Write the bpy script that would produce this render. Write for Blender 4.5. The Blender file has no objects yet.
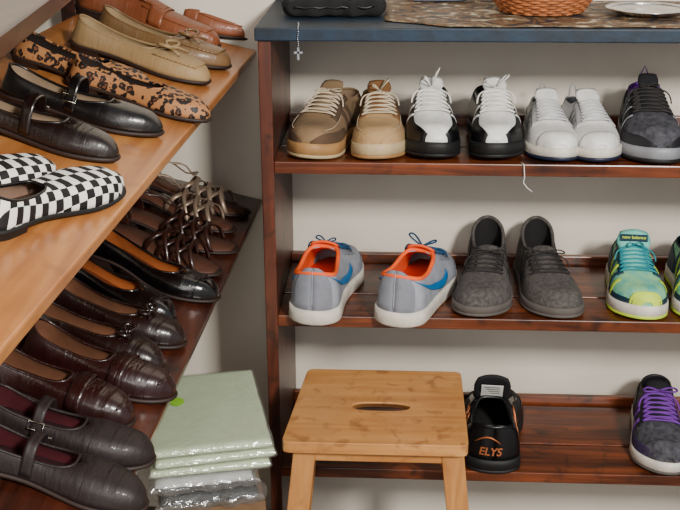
import bpy, bmesh, math, random
from mathutils import Vector, Matrix, noise
random.seed(7)
SC = bpy.context.scene
COL = SC.collection
PI = math.pi
rad = math.radians
# ------------------------------------------------------------ camera model
F = 1100.0; CX, CY = 340.0, 255.0
HC = 1.46
CAM = Vector((0, 0, HC))
RM = (Matrix.Rotation(rad(3.0), 3, 'Z') @ Matrix.Rotation(rad(90 - 20.9), 3, 'X') @ Matrix.Rotation(rad(-0.2), 3, 'Z'))
def ray(u, v): return RM @ Vector(((u - CX) / F, -(v - CY) / F, -1.0))
def PY(u, v, Y):
    d = ray(u, v); return CAM + d * (Y / d.y)
def PZ(u, v, z):
    d = ray(u, v); return CAM + d * ((z - HC) / d.z)
def PP(u, v, o, n):
    d = ray(u, v); return CAM + d * ((o - CAM).dot(n) / d.dot(n))
def proj(p):
    q = RM.transposed() @ (Vector(p) - CAM)
    return (CX + F * q.x / (-q.z), CY - F * q.y / (-q.z))
def XU(u, Y, z):
    a, b = -1.0, 1.5
    for _ in range(50):
        m = (a + b) / 2
        if proj((m, Y, z))[0] < u: a = m
        else: b = m
    return (a + b) / 2

cd = bpy.data.cameras.new('camera'); cam = bpy.data.objects.new('camera', cd); COL.objects.link(cam)
cam.matrix_world = Matrix.Translation(CAM) @ RM.to_4x4()
cd.sensor_width = 36; cd.lens = 36 * F / 680; cd.clip_start = .02
SC.camera = cam

# ------------------------------------------------------------ materials
def lin(c):
    r = []
    for x in c[:3]:
        x /= 255.0
        r.append(x / 12.92 if x <= .04045 else ((x + .055) / 1.055) ** 2.4)
    return (*r, 1)
def newmat(name):
    m = bpy.data.materials.new(name); m.use_nodes = True
    nt = m.node_tree; b = nt.nodes['Principled BSDF']
    return m, nt, b
def setin(b, k, v):
    if k in b.inputs: b.inputs[k].default_value = v
def mat(name, rgb, rough=.5, metal=0, var=.12, vs=40, bump=.1, bs=400, coat=0, rgb2=None, sheen=0, scuff=0, crease=0):
    m, nt, b = newmat(name); N = nt.nodes.new; L = nt.links.new
    tc = N('ShaderNodeTexCoord')
    n1 = N('ShaderNodeTexNoise'); n1.inputs['Scale'].default_value = vs; n1.inputs['Detail'].default_value = 4
    L(tc.outputs['Object'], n1.inputs['Vector'])
    cr = N('ShaderNodeValToRGB')
    c = lin(rgb); c2 = lin(rgb2) if rgb2 else None
    lo = tuple(x * (1 - var) for x in c[:3]) + (1,); hi = tuple(min(1, x * (1 + var)) for x in c[:3]) + (1,)
    if c2: lo, hi = c, c2
    cr.color_ramp.elements[0].color = lo; cr.color_ramp.elements[0].position = .35
    cr.color_ramp.elements[1].color = hi; cr.color_ramp.elements[1].position = .65
    L(n1.outputs['Fac'], cr.inputs['Fac']); L(cr.outputs['Color'], b.inputs['Base Color'])
    b.inputs['Roughness'].default_value = rough; b.inputs['Metallic'].default_value = metal
    setin(b, 'Coat Weight', coat); setin(b, 'Coat Roughness', .14); setin(b, 'Sheen Weight', sheen)
    if scuff:
        n4 = N('ShaderNodeTexNoise'); n4.inputs['Scale'].default_value = 28; n4.inputs['Detail'].default_value = 6
        L(tc.outputs['Object'], n4.inputs['Vector'])
        mr = N('ShaderNodeMapRange'); mr.inputs['From Min'].default_value = .4; mr.inputs['From Max'].default_value = .7
        mr.inputs['To Min'].default_value = rough; mr.inputs['To Max'].default_value = min(1, rough + scuff)
        L(n4.outputs['Fac'], mr.inputs['Value']); L(mr.outputs['Result'], b.inputs['Roughness'])
    nrm = None
    if bump:
        n2 = N('ShaderNodeTexNoise'); n2.inputs['Scale'].default_value = bs; n2.inputs['Detail'].default_value = 3
        L(tc.outputs['Object'], n2.inputs['Vector'])
        bp = N('ShaderNodeBump'); bp.inputs['Strength'].default_value = bump; bp.inputs['Distance'].default_value = .002
        L(n2.outputs['Fac'], bp.inputs['Height']); nrm = bp.outputs['Normal']
    if crease:   # flex creases running across the shoe
        mp = N('ShaderNodeMapping'); mp.inputs['Scale'].default_value = (110, 22, 22); L(tc.outputs['Object'], mp.inputs['Vector'])
        n6 = N('ShaderNodeTexNoise'); n6.inputs['Scale'].default_value = 1; n6.inputs['Detail'].default_value = 3; n6.inputs['Distortion'].default_value = .8
        L(mp.outputs['Vector'], n6.inputs['Vector'])
        b2 = N('ShaderNodeBump'); b2.inputs['Strength'].default_value = crease; b2.inputs['Distance'].default_value = .004
        L(n6.outputs['Fac'], b2.inputs['Height'])
        if nrm: L(nrm, b2.inputs['Normal'])
        nrm = b2.outputs['Normal']
    if nrm:
        L(nrm, b.inputs['Normal'])
        if 'Coat Normal' in b.inputs: L(nrm, b.inputs['Coat Normal'])
    return m
def wood(name, ca, cb, scale=(2, 40, 40), rough=.35, coat=.3, worn=None, dark=.55, ns=7, wamt=.8, wsc=3):
    m, nt, b = newmat(name); N = nt.nodes.new; L = nt.links.new
    tc = N('ShaderNodeTexCoord'); mp = N('ShaderNodeMapping'); mp.inputs['Scale'].default_value = scale
    L(tc.outputs['Object'], mp.inputs['Vector'])
    n1 = N('ShaderNodeTexNoise'); n1.inputs['Scale'].default_value = 1; n1.inputs['Detail'].default_value = 6; n1.inputs['Distortion'].default_value = 1.2
    L(mp.outputs['Vector'], n1.inputs['Vector'])
    cr = N('ShaderNodeValToRGB'); e = cr.color_ramp.elements
    e[0].color = lin(ca); e[0].position = .32; e[1].color = lin(cb); e[1].position = .68
    L(n1.outputs['Fac'], cr.inputs['Fac'])
    n3 = N('ShaderNodeTexNoise'); n3.inputs['Scale'].default_value = ns; n3.inputs['Detail'].default_value = 5
    L(tc.outputs['Object'], n3.inputs['Vector'])
    mx = N('ShaderNodeMix'); mx.data_type = 'RGBA'; mx.blend_type = 'MULTIPLY'
    mx.inputs[0].default_value = dark
    c3 = N('ShaderNodeValToRGB'); c3.color_ramp.elements[0].color = (.4, .34, .32, 1); c3.color_ramp.elements[0].position = .35
    c3.color_ramp.elements[1].color = (1, 1, 1, 1); c3.color_ramp.elements[1].position = .58
    L(n3.outputs['Fac'], c3.inputs['Fac'])
    L(cr.outputs['Color'], mx.inputs[6]); L(c3.outputs['Color'], mx.inputs[7])
    outc = mx.outputs[2]
    if worn:
        n5 = N('ShaderNodeTexNoise'); n5.inputs['Scale'].default_value = ns * wsc; n5.inputs['Detail'].default_value = 8; n5.inputs['Distortion'].default_value = .6
        L(tc.outputs['Object'], n5.inputs['Vector'])
        c5 = N('ShaderNodeValToRGB'); c5.color_ramp.elements[0].position = .54; c5.color_ramp.elements[1].position = .68
        c5.color_ramp.elements[0].color = (0, 0, 0, 1); c5.color_ramp.elements[1].color = (wamt, wamt, wamt, 1)
        L(n5.outputs['Fac'], c5.inputs['Fac'])
        m2 = N('ShaderNodeMix'); m2.data_type = 'RGBA'; L(c5.outputs['Color'], m2.inputs[0]); L(outc, m2.inputs[6]); m2.inputs[7].default_value = lin(worn)
        outc = m2.outputs[2]
    L(outc, b.inputs['Base Color'])
    b.inputs['Roughness'].default_value = rough; setin(b, 'Coat Weight', coat); setin(b, 'Coat Roughness', .2)
    bp = N('ShaderNodeBump'); bp.inputs['Strength'].default_value = .15; bp.inputs['Distance'].default_value = .003
    L(n1.outputs['Fac'], bp.inputs['Height']); L(bp.outputs['Normal'], b.inputs['Normal'])
    return m
def checker_mat():
    m, nt, b = newmat('checker_canvas'); N = nt.nodes.new; L = nt.links.new
    uv = N('ShaderNodeUVMap'); uv.uv_map = 'uv'
    c = N('ShaderNodeTexChecker'); c.inputs['Scale'].default_value = 88
    c.inputs['Color1'].default_value = lin((236, 233, 224)); c.inputs['Color2'].default_value = lin((8, 8, 10))
    L(uv.outputs['UV'], c.inputs['Vector']); L(c.outputs['Color'], b.inputs['Base Color'])
    b.inputs['Roughness'].default_value = .7
    return m
def leopard_mat():
    m, nt, b = newmat('leopard_fabric'); N = nt.nodes.new; L = nt.links.new
    tc = N('ShaderNodeTexCoord'); nz = N('ShaderNodeTexNoise'); nz.inputs['Scale'].default_value = 120
    L(tc.outputs['Object'], nz.inputs['Vector'])
    mx = N('ShaderNodeMix'); mx.data_type = 'RGBA'; mx.inputs[0].default_value = .012
    L(tc.outputs['Object'], mx.inputs[6]); L(nz.outputs['Color'], mx.inputs[7])
    v = N('ShaderNodeTexVoronoi'); v.inputs['Scale'].default_value = 95
    L(mx.outputs[2], v.inputs['Vector'])
    cr = N('ShaderNodeValToRGB'); e = cr.color_ramp.elements
    cr.color_ramp.interpolation = 'CONSTANT'
    e[0].color = lin((110, 62, 34)); e[0].position = 0
    e[1].color = lin((20, 12, 10)); e[1].position = .2
    x = e.new(.5); x.color = lin((164, 112, 68))
    L(v.outputs['Distance'], cr.inputs['Fac']); L(cr.outputs['Color'], b.inputs['Base Color'])
    b.inputs['Roughness'].default_value = .6
    return m
def print_mat():
    m, nt, b = newmat('batik_print'); N = nt.nodes.new; L = nt.links.new
    tc = N('ShaderNodeTexCoord')
    n = N('ShaderNodeTexNoise'); n.inputs['Scale'].default_value = 20; n.inputs['Detail'].default_value = 6; n.inputs['Distortion'].default_value = 2
    L(tc.outputs['Object'], n.inputs['Vector'])
    cr = N('ShaderNodeValToRGB'); e = cr.color_ramp.elements
    e[0].color = lin((12, 32, 46)); e[0].position = .38
    e[1].color = lin((190, 182, 162)); e[1].position = .66
    for p, c in ((.44, (60, 40, 24)), (.5, (126, 90, 54)), (.55, (64, 58, 48)), (.6, (140, 118, 86))):
        x = e.new(p); x.color = lin(c)
    L(n.outputs['Fac'], cr.inputs['Fac']); L(cr.outputs['Color'], b.inputs['Base Color'])
    b.inputs['Roughness'].default_value = .6
    return m
def plastic_mat():
    m, nt, b = newmat('clear_plastic'); N = nt.nodes.new; L = nt.links.new
    out = nt.nodes['Material Output']
    tr = N('ShaderNodeBsdfTransparent'); gl = N('ShaderNodeBsdfGlossy'); gl.inputs['Roughness'].default_value = .16
    df = N('ShaderNodeBsdfDiffuse'); df.inputs['Color'].default_value = (.9, .92, .9, 1)
    tc = N('ShaderNodeTexCoord'); n = N('ShaderNodeTexNoise'); n.inputs['Scale'].default_value = 26; n.inputs['Detail'].default_value = 3; n.inputs['Distortion'].default_value = 1.8
    L(tc.outputs['Object'], n.inputs['Vector'])
    bp = N('ShaderNodeBump'); bp.inputs['Strength'].default_value = .8; bp.inputs['Distance'].default_value = .01
    L(n.outputs['Fac'], bp.inputs['Height']); L(bp.outputs['Normal'], gl.inputs['Normal']); L(bp.outputs['Normal'], df.inputs['Normal'])
    a = N('ShaderNodeMixShader'); a.inputs[0].default_value = .2
    L(gl.outputs[0], a.inputs[1]); L(df.outputs[0], a.inputs[2])
    c = N('ShaderNodeMixShader'); c.inputs[0].default_value = .22
    L(tr.outputs[0], c.inputs[1]); L(a.outputs[0], c.inputs[2]); L(c.outputs[0], out.inputs['Surface'])
    return m

M = {}
M['wall'] = mat('painted_wall', (218, 210, 196), .85, var=.06, vs=4, bump=.1, bs=60)
M['floor'] = mat('floor_tile', (100, 86, 74), .6, var=.1, vs=8)
M['red_wood'] = wood('red_brown_wood', (58, 24, 10), (132, 66, 32), (3, 45, 45), .34, .25, worn=(26, 12, 8))
M['red_wood_v'] = wood('red_brown_wood_upright', (58, 27, 16), (106, 52, 31), (45, 45, 3), .45, .15, worn=(32, 18, 13))
M['orange_wood'] = wood('honey_wood', (160, 96, 46), (196, 132, 72), (30, 2.5, 30), .36, .3, dark=.3, worn=(140, 84, 44), wamt=.5)
M['dark_wood'] = wood('dark_rack_wood', (44, 19, 12), (84, 40, 25), (30, 2.5, 30), .3, .4, worn=(30, 14, 10))
M['stool_wood'] = wood('birch_wood', (174, 116, 58), (200, 144, 82), (4, 40, 40), .45, .2, worn=(128, 80, 40), dark=.32, ns=6, wamt=.6, wsc=6)
M['stool_wood_v'] = wood('birch_wood_leg', (160, 104, 50), (186, 130, 72), (40, 40, 4), .45, .2, worn=(120, 74, 38), dark=.3, ns=7, wamt=.5)
M['blue'] = mat('blue_paint', (4, 30, 48), .55, var=.45, vs=30, bump=.2, bs=100)
M['checker'] = checker_mat(); M['leopard'] = leopard_mat(); M['print'] = print_mat(); M['plastic'] = plastic_mat()
def simple(k, rgb, rough=.6, **kw):
    M[k] = mat(k, rgb, rough, **kw)
simple('white_sole', (206, 200, 188), .6); simple('white_leather', (218, 217, 214), .42, bump=.08, crease=.25)
simple('white_lace', (222, 220, 214), .8); simple('cream_lace', (190, 174, 148), .85)
simple('black_leather', (9, 9, 11), .35); simple('black_rubber', (8, 8, 9), .65); simple('black_mesh', (16, 16, 20), .8, bump=.5, bs=900)
simple('black_patent', (6, 4, 5), .16, coat=.8, bump=.03, bs=60, scuff=.15, crease=.15); simple('taupe_suede', (124, 100, 72), .9, bump=.4, bs=700, crease=.4, vs=18, var=.2)
simple('dark_taupe', (80, 60, 42), .9, bump=.4, bs=700, vs=18, var=.2); simple('beige_suede', (168, 136, 94), .9, bump=.4, bs=700, crease=.4, vs=18, var=.15)
simple('tan_suede', (118, 80, 44), .9, bump=.4, bs=700, vs=18, var=.2); simple('gum_sole', (158, 118, 72), .6)
simple('cream_sole', (184, 162, 124), .6); simple('lining_beige', (134, 110, 86), .85)
simple('navy', (20, 30, 54), .5); simple('grey_trim', (132, 134, 140), .5); simple('light_trim', (186, 186, 188), .5)
simple('trail_grey', (46, 46, 53), .8, bump=.9, bs=500, rgb2=(78, 78, 85), vs=90); simple('trail_dark', (20, 20, 26), .6)
simple('purple', (104, 44, 146), .8); simple('dull_purple', (62, 42, 80), .8); simple('violet_dark', (50, 34, 74), .75, bump=.5, bs=900)
simple('light_grey', (146, 150, 160), .6, bump=.3, bs=800); simple('grey_suede', (122, 126, 136), .85, bump=.3, bs=800)
simple('orange', (252, 92, 28), .7); simple('sky_blue', (8, 108, 168), .5); simple('blue_lace', (14, 62, 98), .8)
simple('canvas_grey', (64, 60, 58), .92, bump=.9, bs=600, rgb2=(90, 85, 82), vs=140, crease=.3); simple('dark_lace', (34, 31, 31), .85)
simple('grey_sole', (86, 80, 76), .8); simple('dark_lining', (20, 18, 18), .9)
simple('neon', (190, 216, 60), .6, bump=.4, bs=800); simple('teal', (8, 46, 64), .6, bump=.4, bs=800); simple('aqua', (110, 198, 184), .6)
simple('mint_neon', (92, 176, 166), .6, rgb2=(142, 204, 150), vs=60, bump=.5, bs=800)
simple('teal_lace', (20, 128, 140), .8); simple('copper', (186, 110, 66), .4, metal=.5); simple('tag_white', (222, 222, 216), .6)
simple('loafer_brown', (122, 66, 36), .42, coat=.15, vs=14, var=.2, scuff=.2, crease=.3); simple('loafer_inner', (146, 98, 62), .7); simple('brown_sole', (36, 20, 14), .6)
simple('moc_taupe', (110, 82, 50), .36, coat=.25, vs=14, scuff=.2, crease=.3); simple('moc_cream', (146, 120, 82), .5, vs=14, scuff=.2, crease=.3); simple('moc_inner', (170, 146, 110), .75)
simple('leopard_inner', (34, 22, 16), .8); simple('mary_brown', (22, 10, 8), .28, coat=.4, scuff=.25, crease=.2); simple('mary_black', (11, 8, 9), .26, coat=.4, scuff=.2, crease=.15)
simple('mary_inner', (150, 128, 104), .8); simple('check_inner', (140, 112, 94), .8)
simple('sandal_silver', (150, 130, 112), .35, metal=.5); simple('sandal_brown', (44, 20, 14), .35, coat=.4); simple('sandal_inner', (78, 46, 32), .6)
simple('patent_inner', (150, 82, 38), .55, var=.3, vs=20); simple('patent_brown', (27, 11, 9), .24, coat=.6, bump=.08, bs=60, scuff=.25, crease=.35); simple('patent_wine', (36, 12, 11), .26, coat=.6, bump=.08, bs=60, scuff=.25, crease=.35)
simple('wine_inner', (66, 12, 22), .7); simple('taupe_inner', (104, 66, 44), .7, var=.3, vs=20); simple('soft_black', (26, 15, 15), .6, bump=.3, bs=80, crease=.3, coat=.1); simple('buckle', (200, 196, 186), .25, metal=1)
simple('mint', (200, 216, 180), .6, var=.03, bump=.1, bs=30); simple('lime', (140, 200, 50), .5); simple('white_cloth', (195, 195, 195), .8); simple('dark_cloth', (40, 40, 44), .8)
simple('cardboard', (110, 84, 58), .9); simple('silver', (205, 205, 205), .25, metal=1, bump=0); simple('wicker', (152, 88, 46), .6, vs=120, var=.3)
simple('black_cloth', (12, 12, 14), .9, bump=.5, bs=300); simple('chain', (190, 192, 200), .3, metal=.9)

# ------------------------------------------------------------ mesh helpers
class MB:
    def __init__(s): s.v = []; s.f = []; s.uv = []
    def add(s, v, f, uv=None):
        b = len(s.v); s.v += [tuple(p) for p in v]; s.f += [tuple(i + b for i in q) for q in f]
        s.uv += uv if uv else [(0, 0)] * len(v)
    def tube(s, pts, r, closed=False, seg=7, flat=1.0):
        pts = [Vector(p) for p in pts]; n = len(pts)
        if n < 2: return
        vs = []; prev = None
        for i, p in enumerate(pts):
            a = pts[(i - 1) % n] if (closed or i > 0) else p
            c = pts[(i + 1) % n] if (closed or i < n - 1) else p
            t = (c - a)
            if t.length < 1e-9: t = Vector((1, 0, 0))
            t.normalize()
            if prev is None:
                up = Vector((0, 0, 1)) if abs(t.z) < .9 else Vector((1, 0, 0))
                nrm = (up - t * up.dot(t)).normalized()
            else:
                nrm = prev - t * prev.dot(t)
                if nrm.length < 1e-6: nrm = t.orthogonal()
                nrm.normalize()
            prev = nrm; bn = t.cross(nrm)
            rr = r[i] if isinstance(r, (list, tuple)) else r
            for k in range(seg):
                an = 2 * PI * k / seg
                vs.append(p + nrm * (math.cos(an) * rr * flat) + bn * (math.sin(an) * rr))
        fs = []
        for i in range(n if closed else n - 1):
            j = (i + 1) % n
            for k in range(seg):
                k2 = (k + 1) % seg
                fs.append((i * seg + k, i * seg + k2, j * seg + k2, j * seg + k))
        if not closed:
            fs.append(tuple(range(seg))[::-1]); fs.append(tuple((n - 1) * seg + k for k in range(seg)))
        s.add(vs, fs)
    def grid(s, P, uv=None, closeu=False):
        nu = len(P); nv = len(P[0]); fs = []
        for i in range(nu if closeu else nu - 1):
            for j in range(nv - 1):
                i2 = (i + 1) % nu
                fs.append((i * nv + j, i2 * nv + j, i2 * nv + j + 1, i * nv + j + 1))
        s.add([p for r in P for p in r], fs, [u for r in uv for u in r] if uv else None)
    def hexa(s, c):
        s.add(c, [(0, 3, 2, 1), (4, 5, 6, 7), (0, 1, 5, 4), (1, 2, 6, 5), (2, 3, 7, 6), (3, 0, 4, 7)])
    def box(s, x0, x1, y0, y1, z0, z1):
        s.hexa([(x0, y0, z0), (x1, y0, z0), (x1, y1, z0), (x0, y1, z0), (x0, y0, z1), (x1, y0, z1), (x1, y1, z1), (x0, y1, z1)])
    def revolve(s, prof, c=(0, 0, 0), seg=40):
        P = []
        for k in range(seg):
            a = 2 * PI * k / seg
            P.append([(c[0] + r * math.cos(a), c[1] + r * math.sin(a), c[2] + z) for r, z in prof])
        s.grid(P, closeu=True)
    def build(s, name, m, parent=None, smooth=True, merge=True, solid=0, bevel=0, soff=-1):
        me = bpy.data.meshes.new(name); me.from_pydata(s.v, [], s.f)
        ul = me.uv_layers.new(name='uv')
        for lp in me.loops: ul.data[lp.index].uv = s.uv[lp.vertex_index]
        bm = bmesh.new(); bm.from_mesh(me)
        if merge:
            bmesh.ops.remove_doubles(bm, verts=bm.verts, dist=2e-5)
        bmesh.ops.recalc_face_normals(bm, faces=bm.faces)
        bm.to_mesh(me); bm.free()
        if smooth:
            for p in me.polygons: p.use_smooth = True
        me.materials.append(m)
        o = bpy.data.objects.new(name, me); COL.objects.link(o)
        if parent: o.parent = parent
        if solid:
            d = o.modifiers.new('solid', 'SOLIDIFY'); d.thickness = solid; d.offset = soff
        if bevel:
            d = o.modifiers.new('bevel', 'BEVEL'); d.width = bevel; d.segments = 2; d.limit_method = 'ANGLE'; d.angle_limit = rad(40)
        return o
class Multi:
    def __init__(s, l): s.l = l
    def build(s, *a, **k): return [m.build(*a, **k) for m in s.l]
def tag(o, label=None, cat=None, group=None, kind=None):
    if label: o['label'] = label
    if cat: o['category'] = cat
    if group: o['group'] = group
    if kind: o['kind'] = kind
    return o
def thing(name, label, cat, mtx, group=None):
    o = bpy.data.objects.new(name, None); COL.objects.link(o); o.empty_display_size = .05
    o.matrix_world = mtx
    return tag(o, label, cat, group)

# ------------------------------------------------------------ shoe engine
def tab(T, t):
    n = len(T)
    if t <= T[0][0]: return T[0][1]
    if t >= T[-1][0]: return T[-1][1]
    for i in range(n - 1):
        if T[i][0] <= t <= T[i + 1][0]: break
    x0, y0 = T[i]; x1, y1 = T[i + 1]; h = x1 - x0; s = (t - x0) / h
    def sl(k):
        if k <= 0 or k >= n - 1:
            a, b = (0, 1) if k <= 0 else (n - 2, n - 1)
        else: a, b = k - 1, k + 1
        return (T[b][1] - T[a][1]) / (T[b][0] - T[a][0])
    m0, m1 = sl(i) * h, sl(i + 1) * h
    s2, s3 = s * s, s * s * s
    return y0 * (2 * s3 - 3 * s2 + 1) + m0 * (s3 - 2 * s2 + s) + y1 * (-2 * s3 + 3 * s2) + m1 * (s3 - s2)
def sst(t, a, b):
    x = max(0, min(1, (t - a) / (b - a))); return x * x * (3 - 2 * x)
HW_SNK = [(0, .36), (.15, .38), (.38, .37), (.55, .43), (.7, .49), (.84, .47), (1, .4)]
HW_WIDE = [(0, .4), (.15, .43), (.38, .41), (.55, .44), (.7, .49), (.84, .47), (1, .4)]
HW_SLIM = [(0, .33), (.15, .35), (.38, .35), (.55, .42), (.7, .49), (.84, .45), (1, .36)]
HW_FLAT = [(0, .34), (.15, .37), (.38, .35), (.55, .42), (.7, .49), (.84, .46), (1, .4)]
H_SNK = [(0, .078), (.12, .071), (.25, .068), (.38, .08), (.5, .071), (.65, .054), (.8, .041), (.92, .036), (1, .032)]
H_FLAT = [(0, .056), (.12, .043), (.3, .032), (.5, .03), (.65, .033), (.78, .031), (.9, .027), (1, .022)]
class Last:
    def __init__(s, L=.26, W=.096, side=1, HW=HW_SNK, H=H_SNK, to=.4, phi0=58, zs=.024, spring=.008, heel=0, q=.55, p=.85, lean=.012, toen=2.0, toeb=.76, hs=1.0, k=3):
        s.__dict__.update(locals())
    def ts(s, a=0, b=1, n=36):
        r = [(1 - math.cos(PI * i / n)) / 2 for i in range(n + 1)]
        r = [a] + [t for t in r if a + .004 < t < b - .004] + [b]
        return r
    def hw(s, t):
        c = 1.0
        if t < .13: c = math.sqrt(max(0, 1 - ((.13 - t) / .13) ** 2))
        if t > s.toeb: c = max(0, 1 - ((t - s.toeb) / (1 - s.toeb)) ** s.toen) ** .5
        return s.W * tab(s.HW, t) * c
    def cy(s, t): return s.side * s.W * tab([(0, 0), (.4, -.04), (.7, 0), (1, .1)], t)
    def gnd(s, t): return s.spring * (max(0, t - .68) / .32) ** 2
    def base(s, t): return s.zs + s.heel * (1 - sst(t, .22, .66)) + s.gnd(t)
    def Hh(s, t):
        c = 1.0
        if t > .88: c = math.sqrt(max(0, 1 - ((t - .88) / .12) ** 2))
        return tab(s.H, t) * c * s.hs
    def pm(s, t):
        if t >= s.to: return 90.0
        return 90 - (90 - s.phi0) * math.sqrt(max(0, 1 - (t / s.to) ** s.k))
    def S(s, t, phi, off=0):
        a = rad(phi); c, sn = math.cos(a), max(0, math.sin(a))
        cc = math.copysign(abs(c) ** s.q, c); ss = sn ** s.p if sn > 0 else 0
        x = -s.L / 2 - off + (s.L + 2 * off) * t + s.lean * ss * (1 - t) ** 6
        h = s.hw(t); o = off if h > 1e-6 else 0
        return Vector((x, s.cy(t) + (h + o) * cc, s.base(t) + s.Hh(t) * ss + off * sn))
def shell(l, off=0, t0=0, t1=1, m=9, clip=0):
    mb = MB()
    for sd in (0, 1):
        P = []; U = []
        for t in l.ts(t0, t1):
            pm = l.pm(t) - clip
            row = []; ur = []
            for j in range(m + 1):
                ph = pm * j / m
                row.append(l.S(t, ph if sd == 0 else 180 - ph, off))
                w = l.hw(t) * 1.4
                ur.append((t * l.L + (.0), (1 if sd == 0 else -1) * (1 - j / m * pm / 90) * max(w, .01)))
            P.append(row); U.append(ur)
        mb.grid(P, U)
    return mb
def slab(l, zb, zt, levels, t0=0, t1=1):
    mb = MB(); ts = l.ts(t0, t1); n = len(ts); rows = []
    for f, g in levels:
        Lp = []; Rp = []
        for t in ts:
            x = -l.L / 2 - g + (l.L + 2 * g) * t; h = l.hw(t); h = h + g if h > 1e-6 else 0
            z = zb(t) + (zt(t) - zb(t)) * f
            Lp.append((x, l.cy(t) + h, z)); Rp.append((x, l.cy(t) - h, z))
        rows.append(Lp + Rp[::-1])
    N = 2 * n; v = [p for r in rows for p in r]; fs = []
    for k in range(len(rows) - 1):
        for i in range(N):
            j = (i + 1) % N
            fs.append((k * N + i, k * N + j, (k + 1) * N + j, (k + 1) * N + i))
    for k in (0, len(rows) - 1):
        for i in range(n - 1):
            fs.append((k * N + i, k * N + i + 1, k * N + N - 2 - i, k * N + N - 1 - i))
    mb.add(v, fs); return mb
def band(l, rows, off=.0012, m=8, both=False):
    out = []
    for fl in ((0, 1) if both else (0,)):
        P = []
        for t, a, b in rows:
            P.append([l.S(t, (180 - (a + (b - a) * j / m)) if fl else (a + (b - a) * j / m), off) for j in range(m + 1)])
        mb = MB(); mb.grid(P); out.append(mb)
    return Multi(out) if both else out[0]
def rowsf(t0, t1, fa, fb, n=14):
    r = []
    for i in range(n + 1):
        s = i / n; t = t0 + (t1 - t0) * s
        r.append((t, fa(s) if callable(fa) else fa, fb(s) if callable(fb) else fb))
    return r
def quad(l, c, off=.0014, nu=8, nv=4, both=True):
    out = []
    for fl in ((0, 1) if both else (0,)):
        P = []
        for i in range(nu + 1):
            s = i / nu; row = []
            for j in range(nv + 1):
                r = j / nv
                t = (c[0][0] * (1 - s) + c[1][0] * s) * (1 - r) + (c[3][0] * (1 - s) + c[2][0] * s) * r
                a = (c[0][1] * (1 - s) + c[1][1] * s) * (1 - r) + (c[3][1] * (1 - s) + c[2][1] * s) * r
                row.append(l.S(t, 180 - a if fl else a, off))
            P.append(row)
        mb = MB(); mb.grid(P); out.append(mb)
    return Multi(out)
def rimline(l, off=0, t_end=None):
    to = l.to; ts = [to * (1 - math.cos(PI * i / 24)) / 2 for i in range(25)]
    a = [l.S(t, l.pm(t), off) for t in ts]
    b = [l.S(t, 180 - l.pm(t), off) for t in ts]
    return a + b[::-1][1:-1]
def core(root, l, c, thin=False, mid=None):
    if thin:
        th = .005
        slab(l, lambda t: l.base(t) - th, lambda t: l.base(t) + .001, [(0, .0), (.5, .0025), (1, .0015)]).build('sole', M[c['sole']], root)
        hz = lambda t: l.base(t) - th + .0005
        slab(l, lambda t: 0, hz, [(0, -.002), (1, .0005)], 0, .24).build('heel', M[c.get('heel', c['sole'])], root, smooth=False)
    else:
        slab(l, lambda t: l.gnd(t) + (.006 if 'outsole' in c else 0), lambda t: l.base(t) + .003, [(0, .001), (.15, .004), (.6, .0035), (1, .003), (1, .0005)]).build('sole', M[c['sole']], root)
        if 'outsole' in c:
            slab(l, lambda t: l.gnd(t), lambda t: l.gnd(t) + .007, [(0, 0), (.3, .0035), (1, .004)]).build('outsole', M[c['outsole']], root)
    shell(l).build('upper', M[c['upper']], root, solid=.0015)
    shell(l, -.0028, 0.0, min(1, l.to + .3), clip=0).build('lining', M[c['lining']], root)
    slab(l, lambda t: l.base(t) + .001, lambda t: l.base(t) + .005, [(0, -.004), (1, -.004)], .0, .93).build('insole', M[c.get('insole', c['lining'])], root)
    mb = MB(); mb.tube(rimline(l, -.0008), c.get('cr', .0022), closed=True)
    mb.build('collar', M[c.get('collar', c['upper'])], root)
def tongue(root, l, m, w=.018, t1=.66, rise=.016, back=.07, name='tongue'):
    mb = MB(); P = []
    for i in range(17):
        s = i / 16; t = t1 + (l.to - back - t1) * s
        if t >= l.to + .02: z = l.base(t) + l.Hh(t) + .0015; 
        else:
            t2 = l.to + .02; z = l.base(t2) + l.Hh(t2) + .0015 + rise * ((t2 - t) / (back + .02)) ** .8
        x = -l.L / 2 + l.L * t; ww = w * (1 if s < .9 else 1 - (s - .9) * 2)
        if t < l.to: ww *= 1.15
        row = []
        for j in range(9):
            y = ww * (j / 4 - 1); row.append((x, l.cy(t) + y, z - 12 * y * y * (1 if t >= l.to else .8)))
        P.append(row)
    mb.grid(P)
    mb.build(name, M[m], root, solid=.004, soff=1)
    top = Vector(P[-1][4]); mid = Vector(P[-4][4])
    return top, mid
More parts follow.
